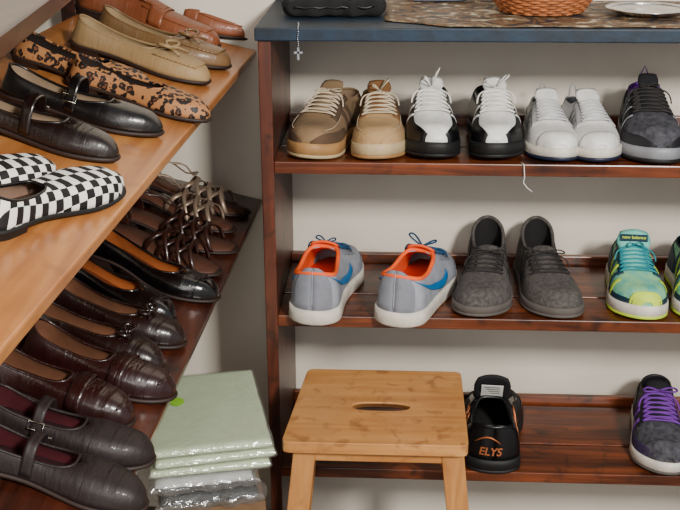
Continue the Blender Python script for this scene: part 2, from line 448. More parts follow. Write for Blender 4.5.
def laces(root, l, m, t0=.44, t1=.68, n=5, sp=26, r=.0015, bow=True, bowr=.02, tall=.006):
    mb = MB(); tt = [t0 + (t1 - t0) * i / n for i in range(n + 1)]
    for i in range(n):
        for fl in (0, 1):
            pts = []
            for k in range(9):
                s = k / 8; t = tt[i] + (tt[i + 1] - tt[i]) * (s if fl else 1 - s)
                ph = 90 - sp + 2 * sp * s
                pts.append(l.S(t, ph, .0035 + .002 * math.sin(PI * s) + .0015 * fl * math.sin(PI * s)))
            mb.tube(pts, r, seg=6)
    mb.tube([l.S(t1, 90 - sp + 2 * sp * k / 8, .0045) for k in range(9)], r, seg=6)
    if bow:
        c = l.S(t0, 90, .0075)
        for sg in (-1, 1):
            pts = []; tl = tall * (1 if sg > 0 else .6); br = bowr * (1 if sg > 0 else .85)
            for k in range(13):
                s = k / 12
                pts.append(c + Vector((.009 * math.sin(2 * PI * s) + .008 * math.sin(PI * s), sg * br * math.sin(PI * s), tl * math.sin(PI * s) - .004 * math.sin(PI * s) ** 4)))
            mb.tube(pts, r * .9, seg=6)
            pts = [c] + [l.S(t0 + .03 + .07 * k / 6, 90 + sg * (-8 - 30 * k / 6), .006 + .005 * math.sin(PI * k / 6)) for k in range(1, 7)]
            mb.tube(pts, r * .9, seg=6)
        mb.tube([c + Vector((0, -.003, 0)), c + Vector((0, .003, 0))], .003, seg=8)
    return mb.build('laces', M[m], root)
def stitch(root, l, rows, m, name='seam', r=.0009, both=True, off=.001):
    for fl in ((0, 1) if both else (0,)):
        mb = MB(); mb.tube([l.S(t, 180 - a if fl else a, off) for t, a in rows], r, seg=5)
        mb.build(name, M[m], root)
def textmesh(s, size, spacing=1.0, shear=0):
    cu = bpy.data.curves.new('txt', 'FONT'); cu.body = s; cu.size = size; cu.align_x = 'CENTER'; cu.align_y = 'CENTER'; cu.space_character = spacing; cu.shear = shear
    cu.offset = size * .02
    o = bpy.data.objects.new('txt', cu); COL.objects.link(o)
    bpy.context.view_layer.update()
    dg = bpy.context.evaluated_depsgraph_get()
    me = bpy.data.meshes.new_from_object(o.evaluated_get(dg))
    v = [tuple(p.co) for p in me.vertices]; f = [tuple(p.vertices) for p in me.polygons]
    bpy.data.objects.remove(o); bpy.data.curves.remove(cu); bpy.data.meshes.remove(me)
    return v, f

# ------------------------------------------------------------ placing
def mtx(fwd, nrm, toe, l):
    f = fwd.normalized(); y = nrm.cross(f).normalized(); o = toe - f * (l.L / 2)
    m = Matrix.Identity(4)
    for i in range(3):
        m[i][0] = f[i]; m[i][1] = y[i]; m[i][2] = nrm[i]; m[i][3] = o[i]
    return m
def on_shelf(u, Y, z, ang, l):            # toe (or heel) reference point at pixel column u, depth Y
    f = Vector((math.sin(rad(ang)), -math.cos(rad(ang)), 0))
    p = Vector((XU(u, Y, z), Y, z))
    if abs(ang) > 90: p = p + f * l.L     # reference is the heel
    return mtx(f, Vector((0, 0, 1)), p, l)

# ------------------------------------------------------------ setting
YF = 1.83; YW = 2.16
Z1 = PY(460, 164, YF).z; Z2 = PY(460, 319, YF).z; Z3 = PY(560, 474, YF).z; ZT = PY(460, 28, YF).z
mb = MB(); mb.box(-.75, 1.6, YW, YW + .1, 0, 2.6); tag(mb.build('wall_back', M['wall'], smooth=False), kind='structure')
mb = MB(); mb.box(-.85, -.75, -.6, YW + .1, 0, 2.6); tag(mb.build('wall_left', M['wall'], smooth=False), kind='structure')
mb = MB(); mb.box(-.85, 1.6, -.6, YW + .1, -.05, 0); tag(mb.build('floor', M['floor'], smooth=False), kind='structure')

# shelving unit
XL = XU(261, YF, Z1); XI = XL + .022; XR = XL + 1.08
unit = thing('shelving_unit', 'red-brown wooden shelving unit with a blue painted top against the wall', 'shelf', Matrix.Translation((XL, YF, 0)))
def ub(name, m, boxes, bev=.002):
    mb = MB()
    for b in boxes: mb.box(b[0] - XL, b[1] - XL, b[2] - YF, b[3] - YF, b[4], b[5])
    return mb.build(name, M[m], unit, smooth=False, bevel=bev, merge=False)
ub('side_panel', 'red_wood_v', [(XL, XI, YF, YW - .005, 0, ZT - .022)])
ub('side_panel', 'red_wood_v', [(XR - .022, XR, YF, YW - .005, 0, ZT - .022)])
tb = ub('top_board', 'blue', [(XL - .004, XR + .01, YF - .008, YW - .003, ZT - .022, ZT)]); tb['label'] = 'dark blue painted top board'
for z in (Z1, Z2, Z3):
    ub('shelf', 'red_wood', [(XI, XR - .022, YF + .002, YF + .105, z - .022, z), (XI, XR - .022, YF + .113, YF + .268, z - .02, z)])
    ub('back_rail', 'red_wood', [(XI, XR - .022, YF + .2745, YF + .288, z - .024, z + .02)])

# ------------------------------------------------------------ left slanted rack
TI = rad(13)
def plane(F0, N0):
    e = (F0 - N0).normalized(); h = Vector((e.y, -e.x, 0)).normalized()
    d = h * math.cos(TI) - Vector((0, 0, 1)) * math.sin(TI); n = h * math.sin(TI) + Vector((0, 0, 1)) * math.cos(TI)
    return dict(o=F0, e=e, d=d, n=n, h=h)
FA = PY(250, 58, 2.05); PA = plane(FA, PZ(0, 352, FA.z))
FB = PY(257, 212, 2.05); PB = plane(FB, PZ(150, 440, FB.z))
zu = HC - .151; U0 = PZ(0, 34, zu); U1 = PZ(46, 0, zu); PU = plane(U1 + (U1 - U0).normalized() * .95, U0)
rack = thing('slanted_shoe_rack', 'slanted wooden shoe rack of honey and dark boards along the left wall', 'shoe rack', Matrix.Identity(4))
def board(P, m, near, wid=.34, th=.018):
    o, e, d, n = P['o'], P['e'], P['d'], P['n']
    s1 = (2.13 - o.y) / e.y; s0 = (near - o.y) / e.y
    a = o + e * s0; b = o + e * s1
    c = [a - n * th, b - n * th, b - d * wid - n * th, a - d * wid - n * th, a, b, b - d * wid, a - d * wid]
    mb = MB(); mb.hexa(c); return mb.build('shelf', M[m], rack, smooth=False, bevel=.003)
board(PA, 'orange_wood', .62)['label'] = 'honey coloured varnished board'
board(PB, 'dark_wood', .72); board(PU, 'dark_wood', .62, .36, .026)
for (yy, off) in ((.66, .335), (2.1, .345)):
    p = PA['o'] + PA['e'] * ((yy - PA['o'].y) / PA['e'].y) - PA['h'] * off
    mb = MB(); mb.box(p.x - .02, p.x + .01, yy - .015, yy + .015, 0, 1.47); mb.build('post', M['dark_wood'], rack, smooth=False, bevel=.002)

def on_rack(P, u, v, yaw, l):
    p = PP(u, v, P['o'], P['n'])
    if isinstance(yaw, tuple): f = (p - PP(yaw[0], yaw[1], P['o'], P['n'])).normalized()
    else: f = (Matrix.Rotation(-rad(yaw), 3, P['n']) @ P['d'])
    return mtx(f, P['n'], p + P['n'] * .0006, l)

# ------------------------------------------------------------ shoe kinds
def sneaker(name, label, mt, l, c, group, extra=None, tg=None, lc=None, tk={}, lk={}):
    r = thing(name, label, 'shoe', mt, group)
    core(r, l, c)
    top = None
    if tg: top = tongue(r, l, tg, **tk)
    if lc: laces(r, l, lc, **lk)
    if extra: extra(r, l, top)
    return r
def toecap(r, l, m, t0=.8, name='toe_cap'): band(l, rowsf(t0, .995, lambda s: 2, lambda s: 178, 12), .0014, 16).build(name, M[m], r, solid=.001)
def guard(r, l, m, t0=.55, h=40, name='mudguard'): band(l, rowsf(t0, .995, 0, lambda s: 12 + (h - 12) * s ** .6, 18), .0014, 8, both=True).build(name, M[m], r, solid=.001)
def counter(r, l, m, t1=.24, h=40, name='heel_counter'): band(l, rowsf(0, t1, 0, lambda s: h * (1 - .5 * s * s), 16), .0014, 8, both=True).build(name, M[m], r, solid=.001)
def eyestay(r, l, m, t0=None, t1=.7, a=48, b=66, name='eyestay'):
    band(l, rowsf((t0 or l.to - .03), t1, a, lambda s: min(b + 6 * s, 80), 12), .0016, 5, both=True).build(name, M[m], r, solid=.001)
def pulltab(r, l, m, h=.022, w=.007, lean=-.004):
    p = l.S(0, 56, .001); mb = MB()
    mb.tube([p + Vector((0, -w, -.004)), p + Vector((lean, -w * .8, h * .6)), p + Vector((lean * 1.4, 0, h)), p + Vector((lean, w * .8, h * .6)), p + Vector((0, w, -.004))], .0013, seg=6)
    mb.build('pull_loop', M[m], r)

# --- top shelf
def ex_tan(dk, cap):
    def f(r, l, top):
        guard(r, l, cap, .58, 42); counter(r, l, dk); eyestay(r, l, dk)
        quad(l, [(.3, 5), (.36, 5), (.5, 50), (.45, 50)]).build('side_stripe', M[dk], r, solid=.001)
        quad(l, [(.42, 5), (.48, 5), (.58, 48), (.53, 48)]).build('side_stripe', M[dk], r, solid=.001)
        stitch(r, l, [(.6 + .3 * i / 10, 46 + 3 * i / 10) for i in range(11)], 'cream_lace', r=.0006, off=.0022)
    return f
l = Last(.245, .098, 1, hs=.86)
sneaker('sneaker', 'taupe suede lace-up sneaker at the left end of the upper shelf', on_shelf(301, YF + .0, Z1, -19, l), l,
        dict(sole='gum_sole', outsole='cream_sole', upper='taupe_suede', lining='lining_beige'), 'tan suede sneakers on the upper shelf', ex_tan('dark_taupe', 'dark_taupe'), 'taupe_suede', 'cream_lace', lk=dict(bowr=.026))
l = Last(.24, .092, -1, hs=.86)
sneaker('sneaker', 'beige and tan suede sneaker with toe straight forward beside the taupe one', on_shelf(381, YF - .003, Z1, 4, l), l,
        dict(sole='cream_sole', outsole='gum_sole', upper='beige_suede', lining='lining_beige'), 'tan suede sneakers on the upper shelf', ex_tan('tan_suede', 'beige_suede'), 'tan_suede', 'cream_lace', lk=dict(bowr=.016, tall=.026))
def ex_golf(r, l, top):
    band(l, rowsf(.38, .97, 0, lambda s: 66 - 14 * s, 18), .0014, 12, both=True).build('side_panel', M['black_leather'], r, solid=.001)
    counter(r, l, 'black_leather', .42, 54)
    quad(l, [(.6, 18), (.635, 18), (.7, 60), (.68, 60)], off=.0026).build('side_stripe', M['white_leather'], r, solid=.001)
    quad(l, [(.5, 18), (.535, 18), (.58, 60), (.56, 60)], off=.0026).build('side_stripe', M['white_leather'], r, solid=.001)
    for t in (.2, .3, .62, .72, .82):
        for s in (-1, 1):
            mb = MB(); h = l.hw(t); mb.tube([(-l.L / 2 + l.L * t, l.cy(t) + s * h * .7, l.gnd(t) + .001), (-l.L / 2 + l.L * t, l.cy(t) + s * h * .7, l.gnd(t) - .004)], [.005, .003], seg=6)
            mb.build('cleat', M['black_rubber'], r)
gc = dict(sole='black_rubber', outsole='black_rubber', upper='white_leather', lining='black_mesh', collar='black_leather')
l = Last(.24, .093, 1, hs=.9)
def up4(m, h=.004): return Matrix.Translation((0, 0, h)) @ m
sneaker('golf_shoe', 'white and black cleated shoe beside the beige sneaker, lace loop standing up', up4(on_shelf(431, YF - .003, Z1, -2, l)), l, gc, 'white and black cleated shoes on the upper shelf', ex_golf, 'white_leather', 'white_lace', lk=dict(bowr=.014, tall=.04))
l = Last(.24, .091, -1, hs=.9)
sneaker('golf_shoe', 'white and black cleated shoe beside the all-white sneakers', up4(on_shelf(501, YF - .003, Z1, 3, l)), l, gc, 'white and black cleated shoes on the upper shelf', ex_golf, 'white_leather', 'white_lace', lk=dict(bowr=.022, tall=.028))
def ex_white(r, l, top):
    toecap(r, l, 'white_leather', .86); eyestay(r, l, 'light_trim'); counter(r, l, 'light_trim', .2, 34); pulltab(r, l, 'grey_trim')
    for a in (.34, .42, .5):
        quad(l, [(a, 6), (a + .02, 6), (a + .09, 44), (a + .07, 44)]).build('side_stripe', M['grey_trim'], r, solid=.001)
wc = dict(sole='white_sole', outsole='navy', upper='white_leather', lining='grey_trim', insole='grey_trim')
l = Last(.24, .088, 1, hs=.76, HW=HW_SLIM, toen=1.8, zs=.02)
sneaker('sneaker', 'all-white leather sneaker on the upper shelf, next to the cleated pair', on_shelf(556, YF - .003, Z1, 0, l), l, wc, 'all-white sneakers on the upper shelf', ex_white, 'white_leather', 'light_trim', lk=dict(bow=False, n=6, r=.0012, sp=20))
l = Last(.24, .086, -1, hs=.76, HW=HW_SLIM, toen=1.8, zs=.02)
sneaker('sneaker', 'all-white leather sneaker touching the dark trail shoe side', on_shelf(606, YF - .003, Z1, 7, l), l, wc, 'all-white sneakers on the upper shelf', ex_white, 'white_leather', 'light_trim', lk=dict(bow=False, n=6, r=.0012, sp=20))
def ex_trail(r, l, top):
    guard(r, l, 'trail_dark', .6, 34); counter(r, l, 'trail_dark', .3, 50); eyestay(r, l, 'trail_dark', a=44)
    for a in (.34, .44, .54, .64):
        quad(l, [(a, 14), (a + .014, 14), (a + .06, 62), (a + .045, 62)], off=.0022).build('side_stripe', M['grey_trim'], r, solid=.001)
    pulltab(r, l, 'purple', h=.03)
tc_ = dict(sole='grey_trim', outsole='black_rubber', upper='trail_grey', lining='purple', collar='purple', cr=.004)
l = Last(.27, .102, 1, hs=1.0, toen=1.8)
sneaker('trail_shoe', 'dark grey trail running shoe with purple lining at the right of the upper shelf', on_shelf(654, YF - .01, Z1, -6, l), l, tc_, None, ex_trail, 'black_mesh', 'dark_lace', lk=dict(bowr=.018, n=6, r=.0015), tk=dict(rise=.018, w=.015))

# --- middle shelf
def ex_sw(r, l, top):
    U = [(.03, .64), (.05, .44), (.11, .32), (.2, .28), (.36, .36), (.64, .6), (1, 1)]
    D = [(.03, .64), (-.03, .36), (.01, .12), (.12, 0), (.27, .02), (.56, .3), (1, 1)]
    out = []
    for fl in (0, 1):
        P = []
        for i in range(31):
            s = i / 30; row = []
            T = [k / 6 for k in range(7)]
            u = [tab(list(zip(T, [p[c] for p in U])), s) for c in (0, 1)]; d = [tab(list(zip(T, [p[c] for p in D])), s) for c in (0, 1)]
            for j in range(6):
                x = u[0] + (d[0] - u[0]) * j / 5; y = u[1] + (d[1] - u[1]) * j / 5
                a = 5 + 38 * y
                row.append(l.S(.56 - .52 * x, (180 - a) if fl else a, .0024))
            P.append(row)
        mb = MB(); mb.grid(P); out.append(mb)
    Multi(out).build('side_mark', M['sky_blue'], r, solid=.001)
    counter(r, l, 'grey_suede', .05, 58); eyestay(r, l, 'grey_suede', t0=.5); guard(r, l, 'grey_suede', .7, 36)
    mb = MB(); mb.tube([l.S(0, a, .002) for a in range(4, 54, 4)], .0012, seg=5); mb.build('heel_seam', M['light_grey'], r)
sc = dict(sole='white_sole', upper='light_grey', lining='orange', insole='orange', collar='orange', cr=.0042)
HN = [(0, .092), (.1, .08), (.25, .074), (.4, .08), (.5, .076), (.65, .058), (.8, .042), (.92, .036), (1, .032)]
l = Last(.275, .104, -1, zs=.026, hs=1.0, H=HN, HW=HW_WIDE, to=.5, phi0=48, k=5)
sneaker('sneaker', 'light grey sneaker with orange lining, heel forward, beside the unit side panel', on_shelf(312, YF - .04, Z2, 172, l), l, sc, 'grey sneakers with orange lining on the middle shelf', ex_sw, 'orange', 'blue_lace', lk=dict(t0=.52, bowr=.02, tall=.01, r=.0017), tk=dict(rise=.012, back=.05, w=.022))
l = Last(.275, .104, 1, zs=.026, hs=.97, H=HN, HW=HW_WIDE, to=.5, phi0=48, k=5)
sneaker('sneaker', 'light grey sneaker with orange lining showing its bright blue side mark', on_shelf(393, YF - .04, Z2, 160, l), l, sc, 'grey sneakers with orange lining on the middle shelf', ex_sw, 'orange', 'blue_lace', lk=dict(t0=.52, bowr=.028, tall=.022, r=.002), tk=dict(rise=.012, back=.05, w=.022))
def ex_canvas(r, l, top):
    stitch(r, l, [(.4 + .26 * i / 14, 54 + 14 * i / 14) for i in range(15)], 'dark_lace')
    stitch(r, l, [(.14 + .34 * i / 14, 52 - 44 * (i / 14) ** 1.5) for i in range(15)], 'dark_lace')
    quad(l, [(.5, 8), (.56, 8), (.6, 40), (.55, 42)]).build('side_patch', M['dark_lace'], r, solid=.0008)
cc = dict(sole='grey_sole', outsole='grey_sole', upper='canvas_grey', lining='dark_lining', cr=.0035)
HC_ = [(0, .112), (.06, .098), (.14, .078), (.26, .062), (.38, .062), (.5, .056), (.65, .044), (.8, .035), (.92, .03), (1, .026)]
l = Last(.28, .105, -1, to=.42, H=HC_, zs=.017, hs=1.0, toen=2.2, HW=HW_SNK, phi0=52)
sneaker('sneaker', 'dark grey knit sneaker with laces sticking out left, toe forward', on_shelf(481, YF - .008, Z2, -6, l), l, cc, 'dark grey knit sneakers on the middle shelf', ex_canvas, 'canvas_grey', 'dark_lace', lk=dict(bowr=.034, t0=.49, n=4), tk=dict(rise=.004, back=.03))
l = Last(.28, .105, 1, to=.42, H=HC_, zs=.017, hs=1.0, toen=2.2, HW=HW_SNK, phi0=52)
sneaker('sneaker', 'dark grey knit sneaker with laces sticking out right, next to the neon runner', on_shelf(558, YF - .008, Z2, 3, l), l, cc, 'dark grey knit sneakers on the middle shelf', ex_canvas, 'canvas_grey', 'dark_lace', lk=dict(bowr=.036, t0=.49, n=4), tk=dict(rise=.004, back=.03))
def ex_neon(r, l, top):
    toecap(r, l, 'neon', .94); guard(r, l, 'teal', .66, 22); counter(r, l, 'teal', .3, 50); eyestay(r, l, 'teal', a=56)
    for i, a in enumerate((.32, .4, .48, .56, .64, .72)):
        quad(l, [(a, 4), (a + .03, 4), (a + .05, 60), (a + .02, 60)], off=.0022).build('side_stripe', M[('teal', 'neon')[i % 2]], r, solid=.001)
    tp, md = top
    up = (tp - md).normalized(); yv = Vector((0, 1, 0)); nn = yv.cross(up).normalized()
    v, f = textmesh('new balance', .0088)
    o = md + up * .002 + nn * .0065
    mb = MB(); mb.hexa([md + up * .002 + yv * a_ + up * b_ + nn * d_ for d_ in (.0035, .0058) for a_, b_ in ((-.025, -.007), (.025, -.007), (.025, .007), (-.025, .007))]); mb.build('tongue_label', M['teal'], r, smooth=False)
    mb = MB(); mb.add([o + yv * p[0] + up * p[1] for p in v], f); mb.build('label_text', M['neon'], r, smooth=False, merge=False)
nc = dict(sole='white_sole', outsole='neon', upper='mint_neon', lining='teal', collar='teal', cr=.003)
l = Last(.25, .1, 1, hs=.88)
sneaker('running_shoe', 'neon yellow and teal running shoe with whole toe in view on the middle shelf', on_shelf(640, YF - .006, Z2, -5, l), l, nc, 'neon and teal running shoes on the middle shelf', ex_neon, 'aqua', 'teal_lace', lk=dict(bowr=.016, n=6), tk=dict(rise=.024, w=.026))
l = Last(.25, .1, -1, hs=.88)
sneaker('running_shoe', 'neon yellow and teal running shoe cut off at the right edge', on_shelf(708, YF - .004, Z2, -3, l), l, nc, 'neon and teal running shoes on the middle shelf', ex_neon, 'aqua', 'teal_lace', lk=dict(bowr=.016, n=6), tk=dict(rise=.024, w=.026))

# --- bottom shelf
def ex_black(r, l, top):
    counter(r, l, 'black_leather', .22, 60); guard(r, l, 'black_leather', .5, 36); eyestay(r, l, 'black_leather')
    v, f = textmesh('ELYS', .021, 1.0, .2)
    def hp(y, z, off):
        sn = max(0, min(1, (z - l.base(0)) / l.Hh(0))) ** (1 / l.p); ph = math.degrees(math.asin(sn)); cq = math.cos(rad(ph)) ** l.q
        a, b = 0, .13
        for _ in range(30):
            m_ = (a + b) / 2
            if l.hw(m_) * cq < abs(y): a = m_
            else: b = m_
        p = l.S((a + b) / 2, ph if y > 0 else 180 - ph, off)
        return Vector((p.x, y, p.z))
    mb = MB(); mb.add([hp(-(p[0] - .006), .046 + p[1], .0035) for p in v], f); mb.build('heel_text', M['copper'], r, smooth=False, merge=False)
    mb = MB(); mb.tube([hp(.036 - .05 * k / 16, .062 + .012 * math.sin(PI * k / 16), .0028) for k in range(17)], [.0005 + .0014 * math.sin(PI * k / 16) for k in range(17)], seg=5)
    mb.build('copper_emblem', M['copper'], r)
    for a in (.2, .26, .32):
        for fl in (0, 1):
            mb = MB(); mb.tube([l.S(a + .1 * k / 8, (180 - (14 + 34 * k / 8)) if fl else 14 + 34 * k / 8, .0018) for k in range(9)], .0009, seg=5)
            mb.build('copper_stitching', M['copper'], r)
    tp, md = top
    up = (tp - md).normalized(); yv = Vector((0, 1, 0)); nn = up.cross(yv).normalized()
    c = md + nn * .0056 - up * .008
    mb = MB(); mb.hexa([c + yv * a + up * b + nn * d for d in (0, .0012) for a, b in ((-.021, -.024), (.021, -.024), (.021, .016), (-.021, .016))])
    o = mb.build('size_tag', M['tag_white'], r, smooth=False)
    for k in range(4):
        mb = MB(); cc_ = c + up * (.01 - .007 * k) + nn * .0015
        mb.hexa([cc_ + yv * a + up * b + nn * d for d in (0, .0003) for a, b in ((-.015, -.0008), (.015 - .004 * k, -.0008), (.015 - .004 * k, .0008), (-.015, .0008))])
        mb.build('tag_line', M['dark_cloth'], o, smooth=False)
bc = dict(sole='black_rubber', outsole='black_rubber', upper='black_mesh', lining='dark_lining', collar='black_leather', cr=.004)
l = Last(.255, .122, -1, hs=1.06, zs=.026, HW=HW_WIDE, phi0=54)
sneaker('sneaker', 'black sneaker lettered on the heel in copper beside the wooden stool', on_shelf(492, YF - .005, Z3, 176, l), l, bc, None, ex_black, 'black_mesh', 'black_rubber', tk=dict(rise=.058, w=.03, back=.1))
def ex_pur(r, l, top):
    toecap(r, l, 'trail_grey', .88); guard(r, l, 'violet_dark', .55, 36); counter(r, l, 'trail_dark', .3, 50); eyestay(r, l, 'trail_dark')
    for a in (.38, .48, .58):
        quad(l, [(a, 8), (a + .03, 8), (a + .07, 50), (a + .04, 50)], off=.0022).build('side_stripe', M['purple'], r, solid=.001)
pc = dict(sole='white_sole', outsole='grey_sole', upper='trail_grey', lining='trail_dark', collar='trail_dark', cr=.0035)
l = Last(.262, .104, 1)
sneaker('running_shoe', 'grey running shoe with bright purple laces on the bottom shelf', on_shelf(661, YF - .006, Z3, -8, l), l, pc, None, ex_pur, 'trail_dark', 'purple', lk=dict(bowr=.034, n=6, r=.0022, tall=.012), tk=dict(rise=.014, w=.02))

# ------------------------------------------------------------ left rack shoes
def on_mt(a, l): return on_rack(*a, l)
def loafer(label, mt, side, group):
    l = Last(.29, .084, side, HW=HW_FLAT, H=[(0, .05), (.15, .042), (.35, .042), (.48, .046), (.6, .04), (.78, .032), (.9, .028), (1, .022)], to=.46, phi0=54, zs=.008, heel=.008, spring=.004, toen=1.9, toeb=.68)
    r = thing('loafer', label, 'shoe', on_mt(mt, l), group)
    core(r, l, dict(sole='brown_sole', upper='loafer_brown', lining='loafer_inner', cr=.002), thin=True)
    tongue(r, l, 'loafer_brown', w=.02, t1=.6, rise=.008, back=.06)
    mb = MB(); mb.tube([l.S(t, a, .001) for t, a in [(.46 + .44 * i / 12, 48 + 2 * i / 12) for i in range(13)] + [(.91 + .015 * math.sin(PI * i / 10), 50 + 80 * i / 10) for i in range(11)] + [(.9 - .44 * i / 12, 130 + 2 * i / 12) for i in range(13)]], .0013, seg=6)
    mb.build('apron_seam', M['loafer_brown'], r)
    band(l, rowsf(.52, .62, 12, 168, 5), .0028, 14).build('saddle_strap', M['loafer_brown'], r, solid=.0015)
    return r
ga = 'brown leather loafers on the upper rack board'
loafer('brown leather loafer farthest back on the upper rack board', (PA, 253, 45, 9), 1, ga)
loafer('brown leather loafer between its mate and the moccasins', (PA, 220, 51, 7), -1, ga)
def moccasin(label, mt, side, up, group):
    l = Last(.25, .078, side, HW=HW_FLAT, H=H_FLAT, to=.6, phi0=50, zs=.006, heel=.006, spring=.003, toen=2.4, toeb=.74, hs=1.0)
    r = thing('moccasin', label, 'shoe', on_mt(mt, l), group)
    core(r, l, dict(sole='brown_sole', upper=up, lining='moc_inner', cr=.002), thin=True)
    mb = MB(); pts = [l.S(t, a, .001) for t, a in [(.62 + .28 * i / 10, 50) for i in range(11)] + [(.915 + .012 * math.sin(PI * i / 10), 50 + 80 * i / 10) for i in range(11)] + [(.9 - .28 * i / 10, 130) for i in range(11)]]
    mb.tube(pts, .0018, seg=6)
    for i in range(0, len(pts), 1): mb.tube([pts[i] + Vector((0, -.003, .001)), pts[i] + Vector((0, .003, .001))], .0011, seg=5)
    mb.build('apron_stitching', M[up], r)
    mb = MB(); c = l.S(.67, 90, .003)
    for sg in (-1, 1):
        mb.tube([c + Vector((.011 * math.sin(2 * PI * k / 10), sg * .024 * math.sin(PI * k / 10), .008 * math.sin(PI * k / 10))) for k in range(11)], .003, seg=6)
        mb.tube([c, c + Vector((.012, sg * .012, .002)), c + Vector((.028, sg * .02, -.002))], .0022, seg=6)
    mb.tube([c + Vector((0, -.003, .001)), c + Vector((0, .003, .001))], .0048, seg=7); mb.build('bow', M[up], r)
    return r
gm = 'leather moccasins with bows on the upper rack board'
moccasin('taupe leather moccasin behind the lighter one', (PA, 228, 72, 7), 1, 'moc_taupe', gm)
moccasin('cream beige moccasin with bow, nearer to the leopard print flats', (PA, 210, 86, 8), -1, 'moc_cream', gm)
def flat(name, label, mt, side, up, inner, group, strap=None, collar=None, L=.24, W=.074, to=.7, sole='brown_sole', heel=.006, H=H_FLAT, hs=1.0, toen=2.3, phi0=44, trim=None, lift=.02):
    l = Last(L, W, side, HW=HW_FLAT, H=H, to=to, phi0=phi0, zs=.006, heel=heel, spring=.003, toen=toen, toeb=.72, hs=hs)
    r = thing(name, label, 'shoe', on_mt(mt, l), group)
    core(r, l, dict(sole=sole, upper=up, lining=inner, collar=collar or up, cr=.0019), thin=True)
    if strap:
        def SP(t, ph):
            p = l.S(t, ph, .0018); p.z += lift * max(0, math.sin(rad(ph))) ** 1.3; return p
        P = [[SP(strap[0] + .06 * i / 4, 6 + 168 * j / 20) for j in range(21)] for i in range(5)]
        mb = MB(); mb.grid(P); so = mb.build('strap', M[strap[1]], r, solid=.002)
        ph = 152 if side > 0 else 28
        c = SP(strap[0] + .03, ph) + Vector((0, .002 * (-1 if side > 0 else 1), .002)); a1 = Vector((1, 0, 0))
        a2 = (SP(strap[0] + .03, ph + 5) - SP(strap[0] + .03, ph - 5)).normalized()
        mb = MB(); mb.tube([c + a1 * .009 + a2 * .005, c - a1 * .009 + a2 * .005, c - a1 * .009 - a2 * .005, c + a1 * .009 - a2 * .005], .001, closed=True, seg=6)
        mb.build('buckle', M['buckle'], so)
    if trim == 'bow':
        mb = MB(); c = l.S(to + .03, 90, .003)
        for sg in (-1, 1): mb.tube([c + Vector((.008 * math.sin(2 * PI * k / 10), sg * .018 * math.sin(PI * k / 10), .004 * math.sin(PI * k / 10))) for k in range(11)], .0026, seg=6)
        mb.tube([c + Vector((0, -.003, .001)), c + Vector((0, .003, .001))], .004, seg=7); mb.build('bow', M[up], r)
    if trim == 'saddle':
        band(l, rowsf(to + .03, to + .12, 10, 170, 5), .0026, 14).build('saddle_strap', M[up], r, solid=.0015)
        mb = MB(); mb.tube([l.S(t, a, .001) for t, a in [(.91 + .015 * math.sin(PI * i / 10), 46 + 88 * i / 10) for i in range(11)]], .0014, seg=6); mb.build('apron_seam', M[up], r)
    if trim == 'cap': mb = MB(); mb.tube([l.S(.86, 6 + 168 * i / 20, .0008) for i in range(21)], .0013, seg=6); mb.build('toe_seam', M[up], r)
    return r
gl = 'leopard print flats on the upper rack board'
flat('ballet_flat', 'leopard print flat on the far side of its mate', (PA, 148, 97, 8), 1, 'leopard', 'leopard_inner', gl, L=.225, hs=.88)
flat('ballet_flat', 'leopard print flat with toe at the board edge, in front of the dark flats', (PA, 210, 124, 7), -1, 'leopard', 'leopard_inner', gl, L=.225, to=.66, hs=.88, W=.07)
gd = 'dark strapped flats on the upper rack board'
flat('mary_jane_shoe', 'black strapped flat behind its browner mate on the upper rack board', (PA, 160, 140, 4), 1, 'mary_black', 'mary_inner', gd, strap=(.44, 'mary_black'), to=.68, hs=.92, W=.066, L=.23)
flat('mary_jane_shoe', 'dark brown strapped flat right behind the checkered pair', (PA, 119, 163, 3), -1, 'mary_brown', 'mary_inner', gd, strap=(.46, 'mary_brown'), to=.68, hs=.92, W=.066, L=.23)
gk = 'checkered slip-on flats on the upper rack board'
flat('slip_on_shoe', 'black and white checkered flat set back, only partly in view behind its mate', (PA, 56, 181, (0, 191)), 1, 'checker', 'check_inner', gk, to=.42, L=.24, sole='black_rubber', collar='black_leather', W=.066, hs=.9)
flat('slip_on_shoe', 'black and white checkered flat nearest the viewer, its round toe in full view', (PA, 112, 189, (0, 230)), -1, 'checker', 'check_inner', gk, to=.42, L=.24, sole='black_rubber', collar='black_leather', W=.068, hs=.9)

